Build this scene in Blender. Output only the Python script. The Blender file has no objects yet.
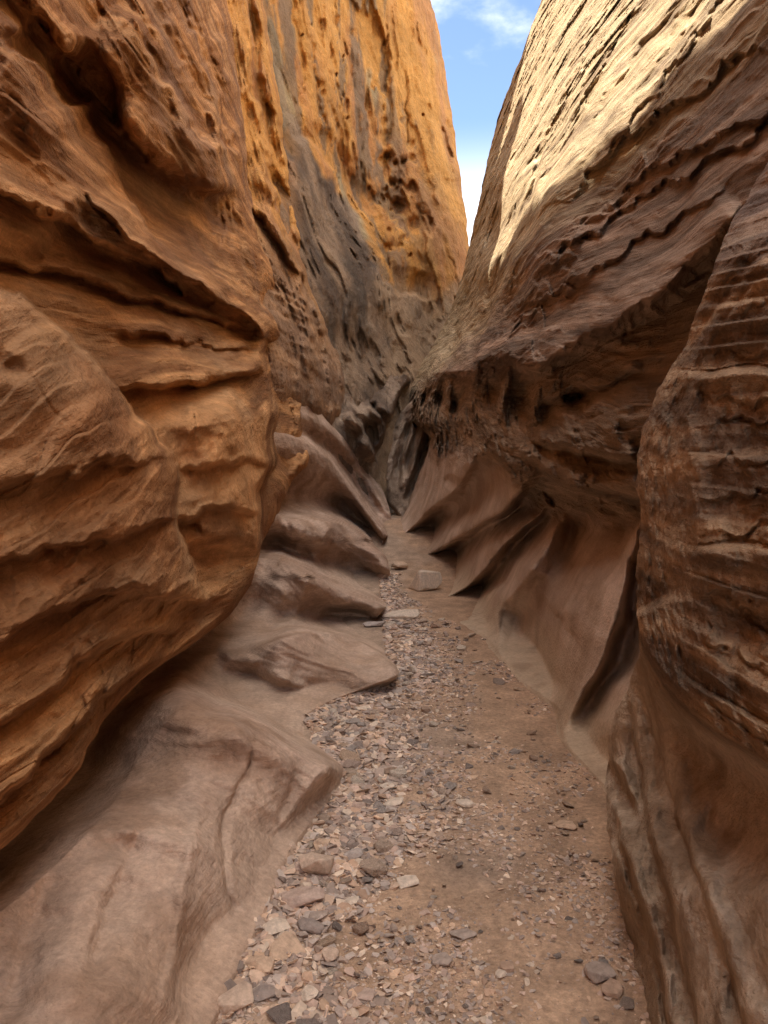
import bpy, bmesh, math, random
import numpy as np
random.seed(7)
rng = np.random.default_rng(11)
C = bpy.context.scene.collection
# ---------------------------------------------------------------- camera constants (level camera, shifted lens)
F, CX, HY, EYE = 739.0, 384.0, 480.0, 1.6

# ---------------------------------------------------------------- noise
_r = np.random.default_rng(3)
PERM = np.tile(_r.permutation(256), 3).astype(np.int32)
GR = _r.normal(size=(256, 3)); GR /= np.linalg.norm(GR, axis=1)[:, None]
GR = GR.astype(np.float32)
def perlin(x, y, z, seed=0):
    x = np.asarray(x, np.float32) + seed * 17.31; y = np.asarray(y, np.float32) + seed * 5.77; z = np.asarray(z, np.float32) + seed * 9.13
    x, y, z = np.broadcast_arrays(x, y, z)
    xi = np.floor(x); yi = np.floor(y); zi = np.floor(z)
    xf = x - xi; yf = y - yi; zf = z - zi
    xi = xi.astype(np.int32) & 255; yi = yi.astype(np.int32) & 255; zi = zi.astype(np.int32) & 255
    u = xf**3 * (xf * (xf * 6 - 15) + 10); v = yf**3 * (yf * (yf * 6 - 15) + 10); w = zf**3 * (zf * (zf * 6 - 15) + 10)
    def g(dx, dy, dz):
        h = PERM[PERM[PERM[xi + dx] + yi + dy] + zi + dz]
        q = GR[h]
        return q[..., 0] * (xf - dx) + q[..., 1] * (yf - dy) + q[..., 2] * (zf - dz)
    a = g(0,0,0); a = a + u * (g(1,0,0) - a)
    b = g(0,1,0); b = b + u * (g(1,1,0) - b)
    a = a + v * (b - a)
    c = g(0,0,1); c = c + u * (g(1,0,1) - c)
    d = g(0,1,1); d = d + u * (g(1,1,1) - d)
    c = c + v * (d - c)
    return (a + w * (c - a)) * 1.7
def fbm(x, y, z, o=4, seed=0, gain=.5):
    s = 0; a = 1.0; f = 1.0
    for i in range(o):
        s = s + a * perlin(x * f, y * f, z * f, seed + i); a *= gain; f *= 2.03
    return s
def ridge(x, y, z, o=3, seed=0):
    s = 0; a = 1.0; f = 1.0
    for i in range(o):
        s = s + a * (1 - 2.2 * np.abs(perlin(x * f, y * f, z * f, seed + i))); a *= .5; f *= 2.07
    return s
def sstep(a, b, x):
    t = np.clip((x - a) / (b - a), 0, 1); return t * t * (3 - 2 * t)
def lerp(a, b, t): return a + (b - a) * t

# ---------------------------------------------------------------- relief features
def catmull(pts, n=8):
    P = np.array(pts, float)
    if len(P) < 3: return P
    Q = np.vstack([2 * P[0] - P[1], P, 2 * P[-1] - P[-2]]); out = []
    for i in range(1, len(Q) - 2):
        for t in np.linspace(0, 1, n, endpoint=False):
            a, b, c, d = Q[i-1], Q[i], Q[i+1], Q[i+2]
            out.append(.5 * ((2*b) + (c-a)*t + (2*a-5*b+4*c-d)*t*t + (3*b-a-3*c+d)*t**3))
    out.append(Q[-2]); return np.array(out)
def pch(xk, yk, x):
    """monotone-ish smooth interpolation"""
    xk = np.array(xk, float); yk = np.array(yk, float)
    h = np.diff(xk); dl = np.diff(yk) / h; m = np.zeros_like(yk)
    m[0] = dl[0]; m[-1] = dl[-1]
    for i in range(1, len(xk) - 1):
        m[i] = 0 if dl[i-1] * dl[i] <= 0 else 2 * dl[i-1] * dl[i] / (dl[i-1] + dl[i])
    x = np.clip(x, xk[0], xk[-1]); i = np.clip(np.searchsorted(xk, x) - 1, 0, len(xk) - 2)
    t = (x - xk[i]) / h[i]
    return (2*t**3-3*t*t+1)*yk[i] + (t**3-2*t*t+t)*h[i]*m[i] + (-2*t**3+3*t*t)*yk[i+1] + (t**3-t*t)*h[i]*m[i+1]
def feat(R, px, py, curve, prof, taper=.15, amp=1.0, wob=0, seed=0):
    """add a relief profile along a crest or groove; d>0 is the right-hand side of travel"""
    c = catmull(curve, 6)
    dmax = max(abs(prof[0][0]), abs(prof[-1][0]))
    lo = c.min(0) - dmax - wob * 1.8; hi = c.max(0) + dmax + wob * 1.8
    m = (px > lo[0]) & (px < hi[0]) & (py > lo[1]) & (py < hi[1])
    if not m.any(): return
    x = px[m]; y = py[m]
    if wob:
        wx = fbm(x * .03, y * .03, 0, 3, seed + 3) * wob; wy = fbm(x * .03, y * .03, 5, 3, seed + 8) * wob
        x = x + wx; y = y + wy
    seg = np.linalg.norm(np.diff(c, axis=0), axis=1); L = np.concatenate([[0], np.cumsum(seg)])
    best = np.full(x.shape, 1e9); sd = np.zeros(x.shape); tt = np.zeros(x.shape)
    for i in range(len(c) - 1):
        a = c[i]; e = c[i+1] - a; l2 = max(e @ e, 1e-9)
        t = np.clip(((x - a[0]) * e[0] + (y - a[1]) * e[1]) / l2, 0, 1)
        dx = x - (a[0] + t * e[0]); dy = y - (a[1] + t * e[1]); d = np.hypot(dx, dy)
        k = d < best - 1e-6
        best[k] = d[k]; s = np.sign(e[0] * dy - e[1] * dx)
        sd[k] = (s * d)[k]; tt[k] = ((L[i] + t * seg[i]) / L[-1])[k]
    v = pch([p[0] for p in prof], [p[1] for p in prof], sd)
    if taper > 0: v = v * sstep(0, taper, tt) * sstep(0, taper, 1 - tt)
    R[m] += v * amp
def blob(R, px, py, cx, cy, rx, ry, ang, amp, pw=1.0):
    c, s = math.cos(math.radians(ang)), math.sin(math.radians(ang))
    u = ((px - cx) * c + (py - cy) * s) / rx; v = (-(px - cx) * s + (py - cy) * c) / ry
    R += amp * np.exp(-(u * u + v * v) ** pw)
def ledge(up, dn, wu=60, wd=45):      # curve drawn left to right: above sticks out, below is undercut
    return [(-wu, 0), (-wu * .35, -up * .7), (-4, -up), (0, -up * .5), (4, dn * .9), (wd * .3, dn * .8), (wd, 0)]
def rbf(pts, px, py, sm=1e-3):
    """thin plate surface of ln(depth) through scattered points (px, py, depth)"""
    P = np.array([(p[0] / 300., p[1] / 300.) for p in pts]); v = np.log([p[2] for p in pts])
    n = len(P); r = np.linalg.norm(P[:, None] - P[None], axis=2)
    K = np.where(r > 0, r * r * np.log(r + 1e-12), 0) + np.eye(n) * sm
    A = np.zeros((n + 3, n + 3)); A[:n, :n] = K; A[:n, n] = 1; A[:n, n+1:] = P; A[n, :n] = 1; A[n+1:, :n] = P.T
    w = np.linalg.solve(A, np.concatenate([v, [0, 0, 0]]))
    x = px / 300.; y = py / 300.; out = w[n] + w[n+1] * x + w[n+2] * y
    for i in range(n):
        q = (x - P[i, 0])**2 + (y - P[i, 1])**2
        out = out + w[i] * .5 * q * np.log(q + 1e-12)
    return np.exp(out)
def floor_z(X, Y):
    return 0.75 * sstep(9.5, 17, Y) + .012 * fbm(X * .9, Y * .9, 0, 3, 40)
def floor_depth(py):
    y = 3.0
    for k in range(60): y = .6 * y + .4 * ((EYE - .75 * float(sstep(9.5, 17, y))) * F / max(py - HY, 8))
    return y
def fd(x, y): return (x, y, floor_depth(y))
def wx(x, y, X): return (x, y, X * F / (x - CX))       # point of a face that stands X metres off the axis

# ---------------------------------------------------------------- mesh helpers
def mesh_obj(name, V, faces, mat, parent=None, col=None, smooth=True):
    me = bpy.data.meshes.new(name)
    V = np.asarray(V, np.float32); faces = np.asarray(faces, np.int32); k = faces.shape[1]
    me.vertices.add(len(V)); me.vertices.foreach_set('co', V.ravel())
    me.loops.add(faces.size); me.loops.foreach_set('vertex_index', faces.ravel())
    me.polygons.add(len(faces)); me.polygons.foreach_set('loop_start', np.arange(0, faces.size, k, dtype=np.int32))
    me.polygons.foreach_set('loop_total', np.full(len(faces), k, np.int32))
    me.update(calc_edges=True)
    me.polygons.foreach_set('use_smooth', np.full(len(faces), smooth))
    if col is not None:
        at = me.attributes.new('rock_colour', 'FLOAT_COLOR', 'POINT')
        at.data.foreach_set('color', np.concatenate([col, np.ones((len(col), 1))], 1).astype(np.float32).ravel())
    me.materials.append(mat)
    o = bpy.data.objects.new(name, me); C.objects.link(o); o.parent = parent
    return o
def tag(o, label=None, cat=None, group=None, kind=None):
    if label: o['label'] = label
    if cat: o['category'] = cat
    if group: o['group'] = group
    if kind: o['kind'] = kind
    return o
def grid_faces(nr, nc, flip=False):
    i = np.arange(nr * nc).reshape(nr, nc)
    f = np.stack([i[:-1, :-1], i[:-1, 1:], i[1:, 1:], i[1:, :-1]], -1).reshape(-1, 4)
    return f[:, ::-1] if flip else f

def rows_of(a, b, st):
    parts = [np.arange(a, -12, st * 5.0), np.arange(-12, 1036, st), np.arange(1036, b, st * 5.0)]
    r = np.concatenate(parts); return r[(r >= a) & (r <= b)]
def rock_face(name, side, rows, edge, far_px, cols, depth, relief, noise, colour, mat, roll=.35, roundw=14, roundk=.05, jag=2.0, down=0.0, seed=0, K=22, power=1.0, onfloor=0, top=False, bed=None, topwarp=None, mask=None):
    """A rock face: sampled evenly as the eye meets it, built at its true distances.
    side -1: left wall (edge is its right limit), +1: right wall (edge is its left limit)."""
    py = rows_of(*rows)
    e = pch([p[1] for p in edge], [p[0] for p in edge], py)
    e = e + jag * fbm(py * .05, 0 * py, 0 * py, 4, seed + 70)
    t = (np.arange(cols) / (cols - 1)) ** power
    PX = e[:, None] + (far_px - e[:, None]) * t[None]
    PY = np.repeat(py[:, None], cols, 1)
    if topwarp: PY = PY + topwarp(PX) * np.clip(1 - (PY - rows[0]) / 60.0, 0, 1)
    Y = depth(PX, PY)
    d = np.abs(PX - e[:, None])
    R = relief(PX, PY)
    A = (PX - CX) / F; B = (HY - PY) / F
    W = (A * Y, Y, EYE + B * Y)
    R = R + noise(W, PX, PY)
    R = R + roundk * np.clip(1 - d / roundw, 0, 1) ** 2
    Y2 = Y * (1 + R)
    if onfloor:                                        # the foot of the rock meets the floor along its edge and stands above it elsewhere
        fy = np.array([floor_depth(v) for v in py])[:, None]
        cap = fy * (1.004 - onfloor * (1 - np.exp(-d / 40.0)) - .01 * np.clip(d / 8, 0, 1))
        k = .012; h = np.clip(.5 + .5 * (cap - Y2) / (k * fy), 0, 1)
        sm = Y2 * h + cap * (1 - h) - k * fy * h * (1 - h)
        Y2 = lerp(Y2, sm, sstep(590, 640, PY))
    X = A * Y2; Z = EYE + B * Y2
    P = np.stack([X, Y2, Z], -1)
    # roll the edge back out of sight, real thickness
    b = P[:, 0]; ray = b - np.array([0, 0, EYE]); ray /= np.linalg.norm(ray, axis=1)[:, None]
    out = np.zeros_like(ray); out[:, 0] = side; out[:, 2] = -down; out /= np.linalg.norm(out, axis=1)[:, None]
    rr = roll * np.ones(len(py)) if np.isscalar(roll) else roll(py)
    ext = []
    for k in range(K, 0, -1):
        th = min(k / 12.0, 1) * math.pi * .55
        q = b + ray * (rr * math.sin(th))[:, None] + out * (rr * (1 - math.cos(th)))[:, None]
        if k > 12: q = q + out * (rr * (k - 12) * .35)[:, None] + ray * (rr * .05 * (k - 12))[:, None]
        nz = .12 * rr * fbm(q[:, 0] * 2, q[:, 1] * 2, q[:, 2] * 2, 3, seed + 5) * (k / 12.)
        q[:, 0] += nz
        ext.append(q)
    P = np.concatenate([np.stack(ext, 1), P], 1)
    PXe = np.concatenate([np.repeat(PX[:, :1], K, 1), PX], 1); PYe = np.concatenate([np.repeat(PY[:, :1], K, 1), PY], 1)
    if top:
        t0 = P[:1]; lay = [t0 + np.stack([0 * t0[..., 0], 0 * t0[..., 0] + k * .9, 0 * t0[..., 0] - .02 * k * k + .1 * fbm(t0[..., 0] * 2, 0 * t0[..., 0] + k, 0 * t0[..., 0], 2, seed)], -1) for k in range(8, 0, -1)]
        P = np.concatenate(lay + [P], 0); PXe = np.concatenate([np.repeat(PXe[:1], 8, 0), PXe]); PYe = np.concatenate([np.repeat(PYe[:1], 8, 0), PYe]); R = np.concatenate([np.repeat(R[:1], 8, 0), R])
    col = colour((P[..., 0], P[..., 1], P[..., 2]), PXe, PYe, np.concatenate([np.repeat(R[:, :1], K, 1), R], 1))
    nr, nc = P.shape[:2]
    o = mesh_obj(name, P.reshape(-1, 3), grid_faces(nr, nc, side > 0), mat, None, np.clip(col, .01, .95).reshape(-1, 3))
    bx = P[..., 2] if bed is None else bed((P[..., 0], P[..., 1], P[..., 2]))
    at = o.data.attributes.new('bedding', 'FLOAT_VECTOR', 'POINT'); at.data.foreach_set('vector', np.stack([P[..., 1], P[..., 0], bx], -1).astype(np.float32).ravel())
    mk = np.ones(PXe.shape) if mask is None else mask(PXe, PYe)
    at = o.data.attributes.new('bed_strength', 'FLOAT', 'POINT'); at.data.foreach_set('value', mk.astype(np.float32).ravel())
    return o

# ---------------------------------------------------------------- materials
def nodes(m):
    m.use_nodes = True; n = m.node_tree.nodes; n.clear(); return n, m.node_tree.links
def rock_mat(name, bumps, grain=.25, rough=.93, attr=True, base=(.4, .25, .15), beds=(), band=.3):
    """bumps: (scale vector, noise scale, detail, height in metres) in object space; beds: the same along the bedding"""
    m = bpy.data.materials.new(name); n, l = nodes(m)
    out = n.new('ShaderNodeOutputMaterial'); bs = n.new('ShaderNodeBsdfPrincipled'); l.new(bs.outputs[0], out.inputs[0])
    bs.inputs['Roughness'].default_value = rough; bs.inputs['Specular IOR Level'].default_value = .15
    tc = n.new('ShaderNodeTexCoord')
    if attr:
        a = n.new('ShaderNodeAttribute'); a.attribute_name = 'rock_colour'; colsock = a.outputs['Color']
    else:
        a = n.new('ShaderNodeRGB'); a.outputs[0].default_value = (*base, 1); colsock = a.outputs[0]
    ba = n.new('ShaderNodeAttribute'); ba.attribute_name = 'bedding'
    ma = n.new('ShaderNodeAttribute'); ma.attribute_name = 'bed_strength'
    def noise(src, vec, sc, det, rgh=.6, dist=0):
        mp = n.new('ShaderNodeMapping'); mp.inputs['Scale'].default_value = vec; l.new(src, mp.inputs[0])
        t = n.new('ShaderNodeTexNoise'); t.inputs['Scale'].default_value = sc; t.inputs['Detail'].default_value = det; t.inputs['Roughness'].default_value = rgh; t.inputs['Distortion'].default_value = dist
        l.new(mp.outputs[0], t.inputs['Vector']); return t.outputs['Fac']
    def rng_(f, a0, a1, b0, b1):
        mr = n.new('ShaderNodeMapRange'); mr.inputs[1].default_value = a0; mr.inputs[2].default_value = a1; mr.inputs[3].default_value = b0; mr.inputs[4].default_value = b1; l.new(f, mr.inputs[0]); return mr.outputs[0]
    def scale(c, f):
        mx = n.new('ShaderNodeVectorMath'); mx.operation = 'SCALE'; l.new(c, mx.inputs[0]); l.new(f, mx.inputs['Scale']); return mx.outputs[0]
    colsock = scale(colsock, rng_(noise(tc.outputs['Object'], (1, 1, 1), 38, 6, .75), .3, .7, 1 - grain, 1 + grain))
    colsock = scale(colsock, rng_(noise(tc.outputs['Object'], (1, 1, 1), 4.5, 5, .65), .3, .7, 1 - grain * .6, 1 + grain * .6))
    prev = None
    H = []
    for k, (vec, sc, det, st) in enumerate(beds):
        f = noise(ba.outputs['Vector'], vec, sc, det, .62, .0)
        s1 = n.new('ShaderNodeMath'); s1.operation = 'SUBTRACT'; l.new(f, s1.inputs[0]); s1.inputs[1].default_value = .5
        s2 = n.new('ShaderNodeMath'); s2.operation = 'MULTIPLY_ADD'; l.new(s1.outputs[0], s2.inputs[0]); l.new(ma.outputs['Fac'], s2.inputs[1]); s2.inputs[2].default_value = .5
        f = s2.outputs[0]; H.append((f, st))
        if k < 2: colsock = scale(colsock, rng_(f, .32, .68, 1 - band * (1 - .3 * k), 1 + band * (1 - .3 * k)))
    for vec, sc, det, st in bumps: H.append((noise(tc.outputs['Object'], vec, sc, det), st))
    for f, st in H:
        b = n.new('ShaderNodeBump'); b.inputs['Distance'].default_value = st; b.inputs['Strength'].default_value = 1
        l.new(f, b.inputs['Height'])
        if prev: l.new(prev, b.inputs['Normal'])
        prev = b.outputs[0]
    l.new(colsock, bs.inputs['Base Color']); l.new(prev, bs.inputs['Normal'])
    return m
M_strata = rock_mat('strata_sandstone', [((1, 1, 1), 9, 9, .030), ((1, 1, 1), 60, 5, .006)], .2, beds=[((.09, .09, 1), 12, 9, .05), ((.08, .08, 1), 42, 7, .016)], band=.24)
M_smooth = rock_mat('water_worn_sandstone', [((.6, 1.4, .8), 5, 9, .035), ((1, 1, 1), 40, 7, .006)], .24, beds=[((.12, .12, 1), 11, 8, .018), ((.10, .10, 1), 50, 6, .006)], band=.13)
M_cliff = rock_mat('weathered_cliff', [((1, 1, .8), .9, 12, .45), ((1, 1, 1), 5, 7, .06)], .3, beds=[((.3, .3, 1), .8, 8, .1)], band=.18)
M_floor = rock_mat('dusty_gravel_floor', [((1, 1, 1), 34, 8, .012), ((1, 1, 1), 120, 3, .004)], .35)
M_stone = rock_mat('loose_gravel', [((1, 1, 1), 18, 5, .008), ((1, 1, 1), 120, 3, .0015)], .2)

# ================================================================= LEFT WALL, near
L1_EDGE = [(170, -520), (195, -300), (214, -120), (228, 0), (236, 60), (243, 120), (250, 190), (258, 235), (276, 272), (300, 300), (322, 330), (340, 350), (347, 372), (345, 405),
           (322, 452), (294, 480), (276, 515), (262, 545), (252, 580), (238, 606), (196, 642), (148, 674), (108, 715), (74, 775), (40, 812), (0, 850), (-70, 905), (-160, 970), (-260, 1040), (-420, 1150), (-560, 1240)]
def depth_L1(px, py):
    a = (CX - px) / F; b = (HY - py) / F
    base = 1.1 + .10 * sstep(.05, .3, b) - .09 * sstep(-.08, -.4, b)
    s = np.where(b > 0, .19, -.0)
    den = np.maximum(a - s * b, .052)
    return base / den
def relief_L1(px, py):
    R = np.zeros_like(px)
    f = lambda c, p, **k: feat(R, px, py, c, p, **k)
    # large overhanging bulge, and hollow beneath it
    f([(80, 30), (108, 66), (118, 100), (130, 138), (156, 162), (187, 181), (219, 190), (244, 184)], [(-100, 0), (-60, -.07), (-30, -.12), (-10, -.10), (0, -.01), (6, .12), (20, .22), (50, .16), (90, 0)], taper=.14, wob=4)
    # rib left of the hollow
    f([(84, 70), (92, 100), (95, 130), (115, 164), (129, 197), (150, 234), (172, 256)], [(-80, 0), (-40, .07), (-14, .14), (-3, .08), (2, -.09), (14, -.09), (70, 0)], taper=.2, wob=5)
    f([(0, 40), (30, 60), (62, 95), (90, 112)], [(-45, 0), (-18, .12), (-4, .14), (2, -.05), (25, -.06), (60, 0)], taper=.2, wob=8)
    # diagonal shelf with a bright lip
    f([(82, 186), (120, 226), (165, 262), (222, 298), (258, 326), (282, 352)], [(-60, 0), (-25, .05), (-6, -.05), (0, -.10), (5, .02), (20, .09), (60, .06), (110, 0)], taper=.1, wob=4)
    f([(-60, 170), (0, 195), (50, 215), (95, 236), (150, 268), (200, 305)], ledge(.05, .09, 40, 50), taper=.15, wob=8)
    f([(-60, 250), (0, 262), (70, 275), (150, 300), (210, 318), (255, 335)], ledge(.04, .06, 22, 30), wob=6)
    # rounded near pillow, cut off on its right
    f([(-60, 280), (0, 292), (36, 306), (72, 342), (105, 372), (124, 400), (150, 430), (171, 465), (176, 500), (180, 540), (200, 590), (212, 606)],
      [(-70, 0), (-26, .10), (-4, .14), (0, .0), (5, -.07), (30, -.12), (90, -.08), (190, 0)], taper=.1, wob=5)
    f([(104, 386), (150, 386), (200, 380), (250, 372), (272, 362)], ledge(.05, .09, 40, 44), taper=.16, wob=5)
    f([(110, 332), (160, 334), (215, 342), (262, 350)], ledge(.025, .04, 24, 30), wob=8)
    # front of the block at the outer corner
    f([(262, 325), (268, 360), (271, 400), (270, 440), (263, 480), (258, 520), (256, 560)], [(-40, 0), (-18, .22), (-5, .26), (0, .03), (5, -.07), (35, -.07), (90, 0)], taper=.12, wob=5)
    f([(258, 290), (283, 330), (302, 372), (304, 410), (298, 450)], [(-30, 0), (-10, .12), (-2, .12), (3, -.05), (20, -.04), (40, 0)], taper=.15, wob=6)
    f([(296, 300), (318, 345), (326, 380), (322, 420)], [(-20, 0), (-8, .10), (-2, .10), (3, -.04), (14, -.03), (26, 0)], taper=.15, wob=5)
    f([(170, 470), (205, 466), (240, 462), (268, 458)], ledge(.02, .025, 25, 30), wob=8)
    f([(176, 520), (212, 510), (248, 512), (262, 520)], ledge(.015, .02, 20, 25), wob=8)
    # long sweeping beds low on the wall
    f([(-100, 500), (0, 486), (70, 470), (130, 460), (176, 462)], ledge(.03, .03, 40, 50), wob=8)
    f([(-100, 580), (0, 560), (70, 545), (130, 530), (182, 515), (215, 545)], ledge(.03, .035, 30, 50), wob=8)
    f([(-100, 690), (0, 640), (60, 608), (120, 590), (190, 600), (235, 590)], ledge(.045, .035, 50, 40), wob=8)
    f([(-100, 780), (0, 722), (50, 690), (90, 655), (140, 632), (200, 622)], ledge(.035, .05, 30, 40), wob=6)
    f([(-120, 870), (0, 800), (40, 765), (72, 728), (110, 690), (160, 655)], ledge(.05, .06, 30, 30), wob=6)
    # rows of beds up high, running down to the right
    for k, (o, am) in enumerate([(0, .035), (28, .03), (52, .045), (78, .03)]):
        f([(60 + o, -120), (110 + o, -20), (150 + o, 60), (190 + o * .7, 120), (232 + o * .15, 168)], [(-16, 0), (-4, am), (0, 0), (4, -am), (20, 0)], taper=.1, wob=9, seed=k)
    f([(-80, -120), (0, -30), (50, 30), (100, 100), (118, 150)], [(-26, 0), (-8, -.05), (0, 0), (6, .08), (36, 0)], taper=.1, wob=9)
    blob(R, px, py, 50, 80, 34, 16, 42, .05); blob(R, px, py, 20, 260, 60, 18, 10, .07)
    blob(R, px, py, 249, 190, 6, 26, -8, .18)
    blob(R, px, py, 60, 400, 90, 45, 30, -.05); blob(R, px, py, 215, 420, 45, 30, 0, -.05)
    blob(R, px, py, 8, 366, 16, 10, 20, .05)
    return np.where(R > .16, .16 + .11 * np.tanh((R - .16) / .11), R) + 0 * R
def shingle(a, b, c, freq, seed):
    """overlapping broken beds: each rises slowly and ends in a sharp small step"""
    w = c * freq + 1.1 * fbm(a, b, c * .4, 4, seed)
    q = w - np.floor(w); k = np.floor(w)
    h = np.sin(k * 12.9898 + seed) * 43758.5; h = h - np.floor(h)
    return (q ** 1.6 * (1 - sstep(.86, 1.0, q)) - .3) * (.35 + .9 * h)
def strata_noise(W, amp, tilt=0.0, seed=0, fz=1.0):
    X, Y, Z = W
    wz = Z + tilt * Y * sstep(.9, 2.3, Z) + .11 * fbm(Y * .35, Z * .4, X * .3, 2, seed + 20)
    s = fbm(Y * .4, 0 * Y, wz * 2.6 * fz, 3, seed + 1, .5)
    mod = np.clip(.45 + 1.1 * fbm(Y * .6, X * .4, Z * .6, 3, seed + 12), 0, 1.3)
    th = shingle(Y * .4, X * .3, wz, 5.5 * fz, seed + 6); th2 = shingle(Y * .55, X * .5, wz, 17 * fz, seed + 7)
    fine = fbm(Y * .8, X, wz * 26 * fz, 3, seed + 9)
    return amp * np.clip(4.0 / Y, .2, 1) * (s * .8 - th * .75 * mod - th2 * .32 * mod * np.clip(3.5 / Y, 0, 1) ** 2 + .10 * fine) 
def bedz(tilt, seed): return lambda W: W[2] + tilt * W[1] * sstep(.9, 2.3, W[2]) + .11 * fbm(W[1] * .35, W[2] * .4, W[0] * .3, 2, seed + 20)
def cracks(W, amp, seed=0, sc=1.0):
    X, Y, Z = W
    v = fbm(Y * 1.4 * sc, X * sc, Z * 1.1 * sc, 4, seed + 31)
    return amp * np.exp(-(v / .06) ** 2) * sstep(-.1, .4, fbm(Y * .5, X * .3, Z * .5, 2, seed + 37))
def noise_L1(W, px, py):
    return strata_noise(W, .034, -.16, 1) + .030 * fbm(W[1] * .6, W[0], W[2] * 1.0, 3, 51) * np.clip(4 / W[1], .3, 1) + cracks(W, .008, 2)
def col_L1(P, px, py, R):
    X, Y, Z = P
    wz = Z - .16 * Y * sstep(.9, 2.3, Z) + .11 * fbm(Y * .35, Z * .4, X * .3, 2, 21)
    b = fbm(Y * .3, 0 * Y, wz * 5, 4, 61, .65); b2 = fbm(Y * .8, X, Z * 1.0, 4, 63)
    t1 = sstep(-.5, .7, b)[..., None]; t2 = sstep(-.2, .8, b2)[..., None]
    c = lerp(np.array([.27, .122, .050]), np.array([.57, .29, .122]), t1)
    c = lerp(c, np.array([.50, .31, .165]), t2 * .4)
    v = sstep(2.2, 5, Z)[..., None] * .5 * sstep(.0, .6, fbm(Y * .8, X, Z * .25, 4, 66))[..., None]
    return lerp(c, np.array([.22, .13, .09]), v)
left_wall = rock_face('canyon_wall', -1, (-520, 1240, 1.3), L1_EDGE, -760, 740, depth_L1, relief_L1, noise_L1, col_L1, M_strata,
                      roll=lambda py: .25 + .5 * sstep(450, 200, py), roundw=12, roundk=.07, down=.0, seed=1, power=1.12, bed=bedz(-.16, 1))
tag(left_wall, 'tall orange brown layered rock wall with hollows and ledges filling the left side', 'rock wall', kind='structure')

# ================================================================= LEFT APRON, smooth lobes
LA_EDGE = [(300, 380), (325, 418), (348, 443), (364, 465), (383, 491), (392, 525), (386, 538), (374, 543), (386, 556), (390, 574), (372, 580), (380, 592), (386, 604), (378, 616), (360, 628),
           (366, 636), (384, 650), (399, 675), (372, 688), (338, 701), (312, 717), (307, 734), (325, 750), (344, 765), (347, 775), (335, 800), (312, 830), (292, 860), (276, 900), (262, 930), (242, 975), (222, 1018), (206, 1050), (150, 1160), (95, 1280)]
_la = [fd(390, 574), fd(386, 604), fd(399, 676), fd(372, 688), fd(338, 701), fd(312, 722), (347, 775, 4.0), fd(335, 800), fd(312, 830), fd(292, 860), fd(276, 900), fd(262, 930), fd(242, 975), fd(222, 1018), fd(206, 1050), fd(150, 1160), fd(95, 1280),
       (392, 525, 15.), (364, 465, 17), (340, 440, 15), (345, 526, 13.2), (320, 470, 13),
       wx(290, 500, -1.25), wx(262, 560, -1.22), wx(240, 610, -1.2), wx(150, 680, -1.3), wx(75, 780, -1.28), wx(0, 852, -1.28), wx(-100, 930, -1.27), wx(-300, 1060, -1.3),
       wx(240, 500, -1.6), wx(150, 600, -1.6), wx(60, 680, -1.6), wx(-60, 780, -1.6), wx(-300, 900, -1.6), wx(200, 420, -1.9), wx(290, 420, -1.5), 
       (190, 900, 2.40), (100, 880, 2.35), (30, 960, 2.0), (150, 1000, 2.0), (170, 800, 2.95), (0, 1100, 1.65), (-300, 1240, 1.3), (-60, 1000, 1.95), (60, 1060, 1.75),
       (230, 760, 3.45), (238, 698, 4.7), (300, 690, 5.1), (292, 726, 4.45), (238, 728, 3.7), (288, 752, 3.85), (345, 672, 5.75), (270, 620, 6.2), (320, 600, 8.1), (335, 560, 10.5), (350, 640, 7.6),
       (255, 885, 2.79), (222, 935, 2.50), (285, 835, 3.22), (312, 792, 3.64), (200, 975, 2.30), (328, 768, 3.92)]
def depth_LA(px, py): return rbf(_la, px, py, 2e-3)
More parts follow.
